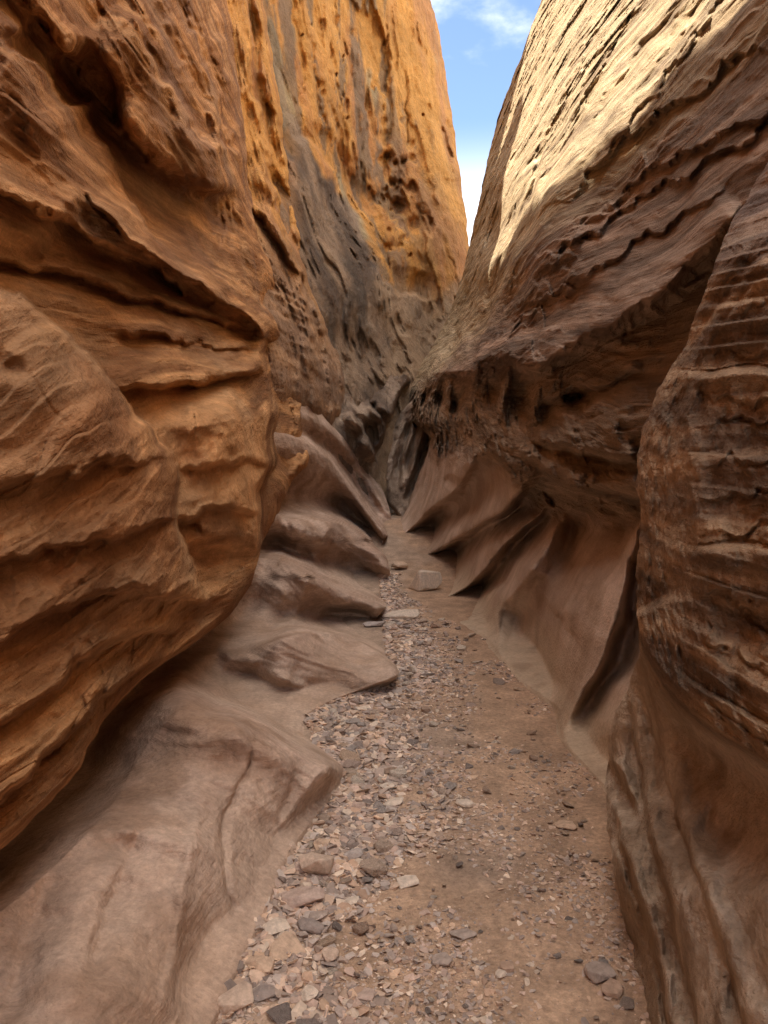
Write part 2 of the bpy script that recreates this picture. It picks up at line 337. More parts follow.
def relief_LA(px, py):
    R = np.zeros_like(px)
    f = lambda c, p, **k: feat(R, px, py, c, p, **k)
    st = lambda a, w1=30, w2=60: [(-w1, 0), (-w1 * .5, a * .4), (-w1 * .2, a * .4), (0, -a * .15), (w2 * .12, -a * .6), (w2 * .4, -a * .4), (w2, 0)]
    # crest of the nearest lobe (lower side is nearer)
    f([(170, 668), (205, 700), (240, 712), (282, 734), (310, 744), (332, 758), (352, 776)], st(.17, 50, 100), taper=.14, wob=3)
    # the further lobes: rounded crests running out to their tips, a hollow behind each
    xk = [180, 230, 270, 300, 330, 360, 390, 420]
    CL = [[672, 708, 728, 744, 760, 775, 790, 800], [630, 652, 646, 636, 634, 642, 664, 700], [560, 556, 558, 570, 584, 598, 608, 622], [500, 505, 512, 520, 523, 535, 562, 585], [400, 412, 428, 440, 462, 500, 542, 565], [380, 390, 402, 410, 424, 455, 508, 545]]
    wv = 4.0 * fbm(px * .018, py * .018, 0 * px, 3, 139)
    OF = [0, .105, .13, .12, .07, 0]
    Yc = [pch(xk, c, px) for c in CL]; fade = sstep(215, 275, px)
    for i, am in enumerate([.13, .20, .22, .20, .10]):
        h_ = np.maximum(Yc[i] - Yc[i + 1], 4.); q = (Yc[i] - py + wv) / h_; m = (q > 0) & (q <= 1); q = np.clip(q, 0, 1)
        R += np.where(m, (am * (.5 - .5 * np.cos(2 * math.pi * q ** .58)) ** 1.1 - lerp(OF[i], OF[i + 1], q)) * fade, 0)
    f([(300, 470), (272, 530), (244, 604), (196, 640), (148, 672), (108, 712), (74, 772), (40, 810), (0, 848), (-70, 903), (-160, 968)], [(-50, 0), (-24, .10), (-2, .2), (14, .2), (40, .08), (80, 0)], taper=.08)
    # hollow with flaky scar
    blob(R, px, py, 246, 672, 38, 20, -25, .09); blob(R, px, py, 272, 632, 26, 12, -50, .05)
    blob(R, px, py, 305, 690, 22, 16, -10, .03); blob(R, px, py, 300, 590, 26, 10, 25, .025); blob(R, px, py, 120, 760, 60, 24, -35, .06)
    # creases and flutes running down the near lobe
    for k, (c, a, w) in enumerate([([(262, 725), (248, 770), (228, 815), (222, 860), (238, 920), (236, 990)], .012, 7), 
                    ([(150, 800), (124, 870), (100, 940), (84, 1010)], .022, 34), ([(200, 760), (192, 840), (176, 930), (160, 1030)], -.02, 26),
                    ([(66, 850), (30, 930), (10, 1030)], .025, 40), ([(300, 745), (292, 790), (278, 830), (262, 880)], .008, 18),
                    ([(75, 800), (120, 822), (150, 838), (210, 850), (250, 862)], -.015, 40), ([(300, 660), (290, 690), (286, 712)], .008, 16)]):
        f(c, [(-w, 0), (-w * .4, a * .5), (0, a), (w * .4, a * .3), (w, 0)], taper=.25, wob=4, seed=k)
    blob(R, px, py, 130, 700, 60, 12, -42, .05)
    return R
def noise_LA(W, px, py):
    X, Y, Z = W
    fl = fbm(Y * 1.6 + Z * .3, X * 1.2, Z * .5, 4, 81)
    return (.034 * fl) * np.clip(2.6 / Y, .1, 1) ** 1.2 + .003 * fbm(Y * 3, X * 3, Z * 9, 3, 85)
def col_LA(P, px, py, R):
    X, Y, Z = P
    t = sstep(-.5, .6, fbm(Y * 1.2, X * 1.5, Z * 1.0, 4, 91))[..., None]
    u = sstep(-.1, .7, fbm(Y * 3.0, X * 3.0, Z * .7, 4, 93))[..., None]
    c = lerp(np.array([.42, .275, .195]), np.array([.56, .395, .295]), t)
    c = lerp(c, np.array([.30, .175, .105]), u * .6)
    dust = sstep(.45, .0, Z + .15 * fbm(X * 2, Y * 2, Z, 3, 95))[..., None]
    c = lerp(c, np.array([.53, .37, .26]), dust * .5)
    hi = sstep(.55, 1.0, Z)[..., None] * sstep(8, 5, Y)[..., None]
    return lerp(c, np.array([.46, .23, .12]), hi * .6)
left_apron = rock_face('rock_apron', -1, (380, 1280, 1.3), LA_EDGE, -900, 700, depth_LA, relief_LA, noise_LA, col_LA, M_smooth, onfloor=.045,
                       roll=lambda py: .12 + .10 * sstep(560, 700, py), roundw=9, roundk=.03, jag=.6, down=1.2, seed=4, power=1.25)
tag(left_apron, 'smooth pinkish tan water worn rock lobes spreading from the left wall onto the gravel', 'rock apron', kind='structure')

# ================================================================= FAR LEFT: orange strip, varnished wall, orange cliff
LS_EDGE = [(190, -700), (222, -400), (244, -200), (264, 0), (274, 70), (283, 130), (291, 190), (300, 240), (314, 290), (330, 330), (344, 365), (352, 400), (356, 440), (358, 480), (350, 560)]
def depth_LS(px, py):
    return rbf([(200, -700, 13), (120, -700, 11), (264, 0, 17), (220, 0, 14), (291, 190, 16.5), (240, 190, 13.), (330, 330, 16.5), (290, 330, 12.5), (352, 400, 18), (310, 420, 13.5), (358, 480, 22), (320, 480, 19), (330, 560, 26)], px, py)
def relief_LS(px, py):
    R = np.zeros_like(px); f = lambda c, p, **k: feat(R, px, py, c, p, **k)
    st = [(-14, 0), (-5, .05), (-1, .05), (3, -.03), (16, 0)]
    f([(240, -60), (252, 60), (262, 130), (276, 200), (282, 250)], st, wob=7)
    f([(266, 150), (280, 210), (296, 262), (312, 320), (322, 380)], st, wob=6, seed=3)
    f([(250, 200), (270, 232), (292, 262), (302, 284)], ledge(.05, .04, 12, 10), wob=4)
    return R
def noise_LS(W, px, py):
    X, Y, Z = W
    return .03 * fbm(X * .8, Y * .8, Z * .35, 5, 101) + .010 * ridge(X * 1.2, Y * 1.2, Z * .4, 3, 103) * sstep(2, 5, Z) + 2.2 * strata_noise(W, .03, .0, 7, .8) * sstep(7, 4, Z)
def col_LS(P, px, py, R):
    X, Y, Z = P
    t = sstep(-.4, .6, fbm(X * 1.2, Y * 1.2, Z * .35, 4, 105))[..., None]
    c = lerp(np.array([.66, .33, .10]), np.array([.50, .25, .11]), t)
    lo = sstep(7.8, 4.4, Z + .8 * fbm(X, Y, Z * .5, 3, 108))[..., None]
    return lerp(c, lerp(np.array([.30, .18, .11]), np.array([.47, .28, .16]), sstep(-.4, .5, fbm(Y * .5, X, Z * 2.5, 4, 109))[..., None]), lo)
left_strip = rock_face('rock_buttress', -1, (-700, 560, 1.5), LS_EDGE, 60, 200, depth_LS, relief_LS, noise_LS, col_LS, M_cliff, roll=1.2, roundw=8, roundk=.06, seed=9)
tag(left_strip, 'narrow orange rock buttress rising just behind the near left wall', 'rock buttress', kind='structure')

LC_EDGE = [(330, -900), (392, -200), (418, -60), (431, 0), (440, 40), (448, 90), (457, 150), (462, 190), (467, 226), (470, 270), (474, 330), (478, 400), (480, 470)]
def depth_LC(px, py):
    return rbf([(260, -900, 22), (330, -900, 27), (431, 0, 30), (360, 0, 26), (290, 0, 21), (467, 226, 29), (400, 200, 26.5), (340, 200, 23), (300, 200, 18), (440, 330, 26), (390, 320, 23), (350, 300, 19), (330, 360, 17), (400, 400, 20), (360, 400, 17.5), (470, 460, 24), (340, 460, 16), (240, 200, 15)], px, py)
_rt = np.random.default_rng(5)
TAF = [(400 + _rt.normal(0, 13), 200 + _rt.normal(0, 34), _rt.choice([1.6, 2.2, 3.2, 5.0, 6.5])) for _ in range(44)] + [(_rt.uniform(300, 350), _rt.uniform(20, 130), _rt.choice([1.4, 2.2, 4.0])) for _ in range(10)] + [(_rt.uniform(345, 455), _rt.uniform(20, 300), _rt.choice([1.2, 2, 3.4])) for _ in range(9)]
def relief_LC(px, py):
    R = np.zeros_like(px); f = lambda c, p, **k: feat(R, px, py, c, p, **k)
    # the dark slab leans against the orange cliff
    f([(296, 130), (318, 150), (340, 190), (362, 240), (384, 282), (410, 292), (440, 305)], [(-26, 0), (-8, .03), (-2, .03), (2, -.02), (20, -.03), (70, 0)], taper=.1, wob=6)
    pass
    for x, y, r in TAF:
        m = (np.abs(px - x) < 5 * r) & (np.abs(py - y) < 5 * r)
        q = np.zeros(m.sum()); blob(q, px[m] + 1.6 * fbm(px[m] * .12, py[m] * .12, 0, 2, 7), py[m] + 2 * fbm(px[m] * .1, py[m] * .1, 4, 2, 7), x, y, r * 1.1, r * 1.4, 0, .013, 1.5); R[m] += q
    for k, (a, w) in enumerate([([(386, 10), (388, 60), (386, 110), (392, 160)], 3), ([(370, 60), (366, 110), (360, 160), (364, 200)], 2.5), ([(350, 40), (345, 100), (348, 150)], 3), ([(330, 20), (333, 80), (338, 150), (352, 200)], 3), ([(405, 60), (410, 120), (408, 160)], 2.5), ([(312, 30), (316, 90), (326, 140)], 2.5), ([(296, -20), (300, 60), (306, 120)], 3)]):
        f(a, [(-w * 2.5, 0), (-w, .004), (0, .014), (w, .002), (w * 2, 0)], taper=.2, wob=6, seed=k)
    return R
def noise_LC(W, px, py):
    X, Y, Z = W
    dark = sstep(0, 25, py - (120 + (px - 290) * 1.35))
    return .014 * fbm(X * .35, Y * .35, Z * .15, 5, 111) + .006 * ridge(X * .7, Y * .7, Z * .3, 3, 113) + .016 * sstep(.12, .34, fbm(X * .30, Y * .30, Z * .14, 5, 114, .6)) + .006 * sstep(.1, .25, fbm(X * .6, Y * .6, Z * .35, 3, 116, .5)) * (1 - dark) + .014 * fbm(X * .6, Y * .6, Z * .45, 5, 115, .55) * dark
def col_LC(P, px, py, R):
    X, Y, Z = P
    t = sstep(-.3, .7, fbm(X * .5, Y * .5, Z * .12, 5, 121))[..., None]
    c = lerp(np.array([.64, .31, .085]), np.array([.52, .24, .09]), t)
    # dark varnish streaks running down and a varnished lower slab
    s = sstep(.02, .35, fbm(X * .9, Y * .9, Z * .14, 5, 123, .6))[..., None] * sstep(480, 360, px)[..., None]
    net = sstep(.0, .45, fbm(X * 2.2, Y * 2.2, Z * 1.6, 3, 124))[..., None] * (np.exp(-((px - 400) / 24) ** 2 - ((py - 205) / 62) ** 2))[..., None]
    c = lerp(c, np.array([.36, .15, .05]), net)
    c = lerp(c, np.array([.20, .15, .10]), s * .75)
    s2 = sstep(.55, .75, fbm(X * .35, Y * .35, Z * .2, 3, 127))[..., None]
    c = lerp(c, np.array([.44, .32, .17]), s2)
    q = fbm(px * .03, py * .02, 0, 4, 125) * 16
    line = pch([200, 262, 296, 318, 340, 362, 384, 405, 480], [-260, -40, 118, 150, 190, 240, 282, 296, 330], px)
    sl = sstep(-6, 10, py + q - line)[..., None]
    g = sstep(-.4, .6, fbm(X * .8, Y * .8, Z * .3, 5, 129))[..., None]
    c = lerp(c, lerp(np.array([.115, .085, .065]), np.array([.34, .235, .155]), g), sl * (.95 - .4 * sstep(310, 280, px))[..., None])
    tan = (sstep(276, 300, py + q) * sstep(372, 395, px + q))[..., None]
    c = lerp(c, np.array([.44, .29, .17]), tan * .8)
    return c
far_cliff = rock_face('orange_cliff', -1, (-900, 500, 1.4), LC_EDGE, 130, 260, depth_LC, relief_LC, noise_LC, col_LC, M_cliff, roll=4.0, roundw=26, roundk=.05, jag=1.2, seed=13)
tag(far_cliff, 'tall orange cliff pitted with small holes beyond the dark varnished slab', 'cliff', kind='structure')

# ================================================================= far slot: dark boulder-like walls where the canyon narrows
SB_EDGE = [(412, 340), (412, 394), (402, 404), (392, 424), (382, 450), (383, 475), (391, 500), (400, 530), (404, 560)]
def depth_SB(px, py): return rbf([(412, 340, 21), (360, 380, 18), (404, 410, 19), (350, 440, 16), (386, 470, 19), (340, 520, 15.5), (400, 540, 19), (300, 440, 14)], px, py)
def rough_rock(W, a, sc, seed): return a * (fbm(W[0] * sc, W[1] * sc, W[2] * sc, 4, seed) + .5 * ridge(W[0] * sc * 1.3, W[1] * sc * 1.3, W[2] * sc * .8, 3, seed + 3))
def relief_SB(px, py):
    R = np.zeros_like(px); f = lambda c, p, **k: feat(R, px, py, c, p, **k)
    f([(352, 410), (372, 440), (384, 476), (386, 500)], [(-8, 0), (-2, .05), (2, -.03), (12, 0)], wob=4)
    f([(368, 402), (382, 424), (388, 450)], [(-8, 0), (-2, .05), (2, -.03), (10, 0)], wob=4)
    for x, y, r in [(356, 420, 13), (380, 412, 9), (368, 448, 12)]:
        blob(R, px, py, x, y, r, r * .8, 20, -.05, 1.6)
    return R
grey_cols = lambda lo, hi, seed, sc=1.2: (lambda P, px, py, R: lerp(np.array(lo), np.array(hi), sstep(-.4, .5, fbm(P[0] * sc, P[1] * sc, P[2] * sc, 4, seed))[..., None]))
slot_left = rock_face('slot_rocks', -1, (390, 560, 1.2), SB_EDGE, 290, 120, depth_SB, relief_SB, lambda W, x, y: rough_rock(W, .014, .8, 131), grey_cols((.20, .14, .10), (.42, .30, .21), 133, 1.2), M_cliff, roll=.5, roundw=5, roundk=.03, seed=17, top=True, topwarp=lambda px: 12 * np.sin((px - 345) * .09) - .10 * (px - 360) + 5 * fbm(px * .12, 0 * px, 0 * px, 3, 18))
tag(slot_left, 'dark grey knobbly rocks at the narrow far end of the slot', 'slot rocks', kind='structure')

# ================================================================= RIGHT WALL
RW_EDGE = [(930, -1000), (742, -520), (640, -260), (583, -100), (541, 0), (527, 40), (512, 80), (500, 112), (490, 150), (480, 196), (472, 232), (462, 276), (448, 316), (430, 350), (413, 378), (409, 398), (413, 420), (430, 440),
           (418, 476), (404, 515), (385, 543), (394, 556), (411, 566), (414, 578), (404, 594), (412, 608), (440, 618), (478, 636), (493, 655), (512, 678), (552, 712), (556, 736), (575, 762), (606, 796), (640, 850), (690, 940), (760, 1060), (830, 1180)]
_rw = [fd(404, 595), fd(440, 618), fd(478, 636), fd(493, 656), fd(512, 680), fd(552, 714), fd(556, 740), fd(575, 764), fd(606, 798), fd(640, 850), fd(690, 940), fd(760, 1060), fd(830, 1180),
       (386, 545, 15), (404, 515, 15.5), (418, 476, 16), (413, 420, 18), (430, 440, 15), (412, 380, 22), (430, 350, 24), (448, 316, 25), (472, 232, 25), (490, 150, 25), (512, 80, 23), (541, 0, 21), (583, -100, 19), (640, -260, 17), (742, -520, 14), (930, -1000, 11),
       (440, 500, 12.6), (470, 470, 9.4), (500, 520, 8.1), (455, 560, 11.2), (470, 600, 9.3), (440, 598, 10.2), (425, 590, 11.5), (492, 600, 8.3), (480, 618, 8.4), (514, 560, 7.5), (532, 600, 6.2), (530, 650, 6.0), (560, 660, 5.15), (560, 560, 5.9), (600, 600, 4.6), (600, 720, 4.1), (545, 520, 6.6), wx(640, 640, 1.45), wx(640, 760, 1.4), wx(700, 700, 1.6), wx(800, 800, 1.8),
       wx(450, 380, 1.1), wx(480, 360, 1.2), wx(530, 360, 1.25), wx(530, 430, 1.25), wx(600, 420, 1.3), wx(600, 480, 1.45), wx(650, 440, 1.45), wx(720, 430, 1.6), wx(800, 500, 1.7), wx(1000, 500, 2.0), wx(1000, 900, 2.0), wx(900, 1180, 1.9),
       wx(560, 300, 1.4), wx(620, 280, 1.38), wx(700, 280, 1.45), wx(500, 260, 1.65), wx(520, 180, 1.95), wx(560, 100, 2.25), wx(600, 200, 1.65), wx(600, 60, 2.15), wx(650, 120, 1.7), wx(700, 0, 1.95), wx(768, 100, 1.6), wx(768, 0, 1.72), wx(780, 200, 1.5), wx(850, 100, 1.55), wx(1000, 100, 1.6), wx(1000, -100, 1.75), wx(1000, -400, 2.2), wx(800, -300, 2.4), wx(1400, 0, 1.65), wx(1400, 600, 1.9), wx(1400, -600, 2.2), wx(1400, 1100, 1.9)]
def depth_RW(px, py): return rbf(_rw, px, py, 1.5e-3)
def relief_RW(px, py):
    R = np.zeros_like(px); f = lambda c, p, **k: feat(R, px, py, c, p, **k)
    # overhanging lip of the upper slope, above the cavity (drawn left to right)
    f([(420, 388), (455, 378), (478, 366), (500, 362), (520, 366), (548, 360), (590, 340), (635, 312), (670, 290), (706, 250), (745, 200)], [(-40, 0), (-18, -.05), (-5, -.07), (0, -.03), (5, .05), (18, .12), (45, .10), (90, 0)], taper=.06, wob=6)
    # the second, lower overhang
    f([(530, 436), (555, 446), (585, 452), (610, 458), (640, 462)], ledge(.06, .05, 30, 20), taper=.12, wob=4)
    f([(528, 405), (560, 395), (600, 385), (650, 370)], ledge(.02, .04, 16, 16), wob=6)
    f([(535, 466), (560, 484), (590, 492), (620, 494), (650, 505)], [(-24, 0), (-10, -.05), (-2, -.06), (3, .12), (20, .18), (50, .08), (90, 0)], taper=.1, wob=3)
    blob(R, px, py, 578, 398, 14, 14, 0, .14, 1.5); blob(R, px, py, 606, 500, 28, 10, 5, .12)
    # arched niches along the left of the lip
    for x, y, rx, ry, a in [(492, 392, 8, 13, .10), (522, 400, 12, 22, .08), (458, 404, 6, 14, .10), (440, 398, 5, 12, .08), (548, 412, 9, 16, .06), (424, 400, 4, 9, .06), (475, 380, 4, 18, -.05), (505, 385, 5, 24, -.06), (448, 390, 3, 14, -.05), (536, 392, 5, 26, -.06)]:
        blob(R, px, py, x, y, rx, ry, 10, a, 1.4)
    # long broken beds on the slope (drawn left to right, the upper side sticks out)
    for k, (c, u, d) in enumerate([([(540, 228), (575, 190), (607, 152), (640, 112), (667, 76), (722, 0), (760, -60)], .022, .03), ([(574, 178), (630, 136), (690, 94), (780, 40)], .03, .04), ([(560, 240), (600, 212), (641, 184), (700, 150), (790, 96)], .03, .04),
                    ([(520, 292), (555, 262), (604, 225), (705, 161), (800, 104)], .035, .045), ([(500, 330), (560, 290), (620, 252), (690, 214), (740, 170)], .025, .04), ([(560, 120), (592, 84), (622, 40), (650, -10)], .02, .03), ([(512, 190), (540, 140), (570, 80), (600, 20)], .015, .02), ([(640, 80), (662, 44), (690, 5), (720, -50)], .012, .02)]):
        f(c, [(-24, 0), (-9, -u * .35), (-2, -u * .5), (0, 0), (3, d * .45), (9, d * .3), (24, 0)], taper=.2, wob=11, seed=k)
    # narrow clefts reaching up the slope
    f([(486, 220), (470, 270), (462, 320), (452, 372)], [(-12, 0), (-3, -.03), (0, .0), (4, .07), (12, .03), (22, 0)], wob=5, taper=.2)
    f([(520, 240), (500, 290), (484, 330), (474, 370)], [(-10, 0), (-3, -.02), (3, .05), (14, 0)], wob=5, taper=.2)
    blob(R, px, py, 494, 232, 6, 22, 12, .09, 1.4); blob(R, px, py, 510, 224, 3, 14, 20, .05)
    f([(700, 10), (660, 45), (632, 80), (612, 110), (594, 140)], [(-12, 0), (-3, -.004), (2, .01), (9, .03), (16, 0)], wob=5, taper=.2)
    f([(545, 150), (538, 180), (530, 210)], [(-8, 0), (-2, -.02), (2, .05), (8, 0)], wob=3, taper=.2)
    # ---- flutes: scallops between crest lines that sweep down to the floor
    yk = [430, 460, 500, 540, 580, 620, 660, 700, 740, 800]
    CR = [[425, 421, 408, 388, 350, 340, 330, 330, 330, 330], [496, 474, 445, 402, 365, 352, 345, 345, 345, 345], [560, 538, 511, 456, 395, 370, 360, 360, 360, 360], [590, 566, 545, 509, 476, 405, 390, 385, 385, 385],
          [612, 588, 564, 547, 524, 499, 500, 516, 526, 560], [650, 642, 637, 632, 621, 616, 602, 577, 561, 606], [700, 690, 684, 680, 668, 664, 650, 628, 622, 655], [900] * 10]
    AM = [.06, .17, .17, .18, .16, .14, .08]
    wv = 7.0 * fbm(px * .012, py * .012, 0 * px, 3, 138)
    Xc = [pch(yk, c, py) for c in CR]
    low = sstep(-4, 34, py - pch([380, 430, 500, 545, 640, 760], [432, 432, 456, 498, 512, 530], px)) * (1 - .55 * sstep(640, 780, py))
    foot = .3 + .7 * sstep(2, 44, px - pch([p[1] for p in RW_EDGE], [p[0] for p in RW_EDGE], py))
    for i in range(7):
        w_ = np.maximum(Xc[i + 1] - Xc[i], 4.); q = (px + wv - Xc[i]) / w_; m = (q > 0) & (q <= 1)
        q = np.clip(q, 0, 1)
        R += np.where(m, AM[i] * (.5 - .5 * np.cos(2 * math.pi * q ** .62)) ** 1.15 * np.clip(w_ / 26., .3, 1) * low * foot, 0)
    f([(588, 530), (578, 570), (566, 610), (552, 650)], [(-16, 0), (-5, -.012), (0, -.015), (6, .012), (22, 0)], taper=.3, wob=3); f([(530, 580), (552, 604), (574, 632), (586, 660)], [(-30, 0), (-6, -.012), (0, -.008), (6, .008), (34, 0)], taper=.3, wob=3)
    f([(444, 478), (462, 488), (478, 480)], [(-8, 0), (0, .02), (8, 0)], wob=3); f([(440, 508), (456, 514), (470, 504)], [(-7, 0), (0, .018), (7, 0)], wob=3); f([(470, 458), (488, 470), (502, 462)], [(-7, 0), (0, .018), (7, 0)], wob=3)
    return R
def noise_RW(W, px, py):
    X, Y, Z = W
    # height over which the rough slope gives way to the smooth flutes
    low = sstep(0, 26, py - pch([380, 430, 500, 545, 640, 760], [440, 440, 462, 505, 520, 540], px) + 8 * fbm(px * .03, py * .03, 0, 3, 140))
    cav = sstep(-10, 14, py - pch([380, 440, 520, 600, 670, 745, 1000], [392, 384, 372, 336, 288, 205, 60], px)) * (1 - low)
    wz = Z - .13 * Y + .10 * X + .12 * fbm(Y * .4, X * .5, Z * .5, 3, 141)
    ff = np.clip(6 / Y, .35, 1); md = np.clip(.5 + fbm(Y * .5, X * .5, Z * .8, 3, 146), .1, 1.3)
    sl = .022 * fbm(Y * .45, 0 * Y, wz * 2.2, 3, 142, .5) - ff * md * (.042 * shingle(Y * .55, X * .4, wz, 3.2, 143) + .022 * shingle(Y * .9, X * .6, wz, 8.5, 144)) + .004 * fbm(Y * 1.6, X, wz * 16, 4, 145)
    cv = rough_rock(W, .018, 2.2, 147) + .03 * np.clip(ridge(Y * 1.5, X * 1.5, Z * 5, 3, 149) - .6, -1, 0) + strata_noise(W, .025, .04, 15, 1.3)
    lw = .012 * fbm(Y * 1.1, X * 1.1, Z * .7, 3, 151) + .002 * fbm(Y * 4, X * 4, Z * 8, 3, 152)
    return sl * (1 - low) * (1 - cav) + cv * cav * 1.0 + lw * low
def col_RW(P, px, py, R):
    X, Y, Z = P
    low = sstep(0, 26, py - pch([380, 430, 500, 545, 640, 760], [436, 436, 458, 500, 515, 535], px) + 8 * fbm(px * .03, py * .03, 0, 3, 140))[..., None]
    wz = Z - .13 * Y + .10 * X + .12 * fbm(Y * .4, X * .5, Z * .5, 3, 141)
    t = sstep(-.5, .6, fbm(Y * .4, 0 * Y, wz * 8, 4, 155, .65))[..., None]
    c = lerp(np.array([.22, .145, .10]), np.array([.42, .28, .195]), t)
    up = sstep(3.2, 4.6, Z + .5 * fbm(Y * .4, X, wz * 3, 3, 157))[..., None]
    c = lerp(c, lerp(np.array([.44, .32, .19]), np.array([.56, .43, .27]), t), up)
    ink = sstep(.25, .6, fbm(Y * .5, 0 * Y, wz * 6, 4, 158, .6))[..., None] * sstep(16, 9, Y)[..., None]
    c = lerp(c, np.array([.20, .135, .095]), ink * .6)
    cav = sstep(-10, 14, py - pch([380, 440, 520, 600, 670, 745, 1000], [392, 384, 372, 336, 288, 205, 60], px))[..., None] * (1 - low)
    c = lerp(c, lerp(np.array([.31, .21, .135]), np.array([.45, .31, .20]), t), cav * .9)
    u = sstep(-.4, .6, fbm(Y * 1.1, X * 1.3, Z * 1.3, 4, 159))[..., None]
    cl = lerp(np.array([.47, .33, .24]), np.array([.62, .46, .35]), u)
    cl = lerp(cl, np.array([.58, .44, .30]), sstep(.5, .05, Z + .1 * fbm(X * 2, Y * 2, Z, 3, 160))[..., None] * .7)
    cl = lerp(cl, np.array([.34, .23, .15]), sstep(.1, .7, fbm(X * 4, Y * 4, Z * 1.1, 3, 161))[..., None] * .45)
    return lerp(c, cl, low)
M_right = rock_mat('slope_sandstone', [((1, 1, 1), 50, 5, .008)], .17, beds=[((.07, .07, 1), 8, 10, .12), ((.06, .06, 1), 30, 8, .04)], band=.34)
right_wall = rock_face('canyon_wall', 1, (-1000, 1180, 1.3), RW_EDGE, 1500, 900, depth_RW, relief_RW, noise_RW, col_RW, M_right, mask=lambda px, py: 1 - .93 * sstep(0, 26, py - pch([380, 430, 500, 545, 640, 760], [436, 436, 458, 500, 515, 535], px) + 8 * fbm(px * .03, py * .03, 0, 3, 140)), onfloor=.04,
                       roll=lambda py: np.where(py < 400, 2.5, .2 + .0 * py), roundw=10, roundk=.03, jag=1.2, down=.25, seed=21, power=1.35, bed=lambda W: W[2] - .13 * W[1] + .10 * W[0] + .12 * fbm(W[1] * .4, W[0] * .5, W[2] * .5, 3, 141))
tag(right_wall, 'steep right rock wall with a sunlit cream top above fluted smooth bays', 'rock wall', kind='structure')

# ================================================================= RIGHT BUTTRESS, near
RB_EDGE = [(1150, -360), (900, -60), (815, 85), (770, 160), (744, 202), (734, 218), (716, 262), (700, 302), (689, 336), (672, 368), (654, 402), (643, 432), (637, 470), (641, 520), (635, 560), (636, 600), (640, 640), (634, 668),
           (621, 702), (609, 745), (605, 782), (608, 830), (614, 880), (630, 950), (648, 1024), (690, 1180), (720, 1280)]
_rb = [wx(1150, -360, 1.7), wx(900, -60, 1.45), wx(744, 202, 1.18), wx(700, 302, .98), wx(654, 402, .86), wx(637, 470, .82), (640, 560, 2.36), (640, 640, 2.42), (615, 720, 2.75), (605, 785, 2.95), wx(612, 870, .80), fd(632, 950), fd(650, 1024), fd(695, 1180), fd(720, 1280),
       wx(768, 300, .98), wx(768, 450, .9), wx(700, 450, .84), wx(700, 600, .82), wx(768, 600, .88), wx(768, 700, .86), wx(720, 760, .92), wx(768, 850, .93), wx(700, 900, .82), wx(760, 1000, .82), wx(840, 1180, .78), wx(900, 700, .95), wx(900, 300, 1.05), wx(1200, 500, 1.1), wx(1200, 100, 1.25), wx(1600, 400, 1.2), wx(1600, 1200, 1.1), wx(1200, 900, 1.05)]
def depth_RB(px, py): return rbf(_rb, px, py, 1e-3)
UL = [(628, 610), (640, 640), (652, 668), (674, 700), (706, 728), (740, 748), (790, 772), (900, 800)]
def relief_RB(px, py):
    R = np.zeros_like(px); f = lambda c, p, **k: feat(R, px, py, c, p, **k)
    f(UL, [(-80, 0), (-30, -.06), (-8, -.09), (0, -.04), (5, .08), (22, .13), (60, .08), (130, 0)], taper=.04, wob=4)
    # edge between the rough flank and the layered face
    f([(745, 215), (722, 290), (706, 345), (690, 400), (690, 450), (692, 520), (690, 560)], [(-50, 0), (-14, -.01), (-3, -.02), (4, .0), (16, .015), (46, 0)], taper=.12, wob=5)
    for k, (c, u, d) in enumerate([([(700, 352), (740, 352), (800, 356)], .02, .04), ([(694, 384), (740, 392), (800, 390)], .04, .07), ([(690, 425), (730, 420), (768, 424), (830, 420)], .04, .06), ([(690, 458), (740, 462), (820, 455)], .03, .05),
                    ([(690, 500), (730, 492), (768, 488), (830, 480)], .05, .07), ([(700, 538), (740, 534), (800, 540)], .04, .08), ([(696, 570), (720, 590), (750, 604), (800, 612)], .05, .09), ([(680, 620), (716, 640), (768, 668), (820, 680)], .04, .06), ([(700, 240), (740, 250), (800, 235)], .02, .02), ([(720, 300), (760, 290), (820, 280)], .03, .03)]):
        f(c, ledge(u * .2, d * .2, 18, 18), taper=.3, wob=22, seed=k)
    # long creases on the smooth foot
    f([(642, 648), (646, 690), (658, 740), (670, 790), (684, 840), (706, 900), (728, 960), (750, 1040)], [(-26, 0), (-8, -.02), (-2, -.01), (2, .022), (9, .014), (26, -.01), (46, 0)], taper=.08, wob=3)
    f([(628, 700), (634, 740), (640, 790), (652, 850), (672, 920), (690, 1000), (700, 1060)], [(-20, 0), (-6, -.015), (0, .022), (8, .0), (18, -.022), (40, 0)], taper=.1, wob=3)
    f([(612, 752), (622, 772), (636, 800), (640, 820)], [(-10, 0), (0, -.02), (8, .04), (24, 0)], taper=.2, wob=2)
    f([(612, 800), (624, 850), (646, 920), (664, 990), (680, 1080)], [(-12, 0), (-3, -.02), (2, .03), (10, .0), (24, 0)], taper=.12, wob=3)
    f([(720, 800), (728, 860), (744, 940), (770, 1020)], [(-34, 0), (0, .025), (34, 0)], taper=.2, wob=6)
    return R
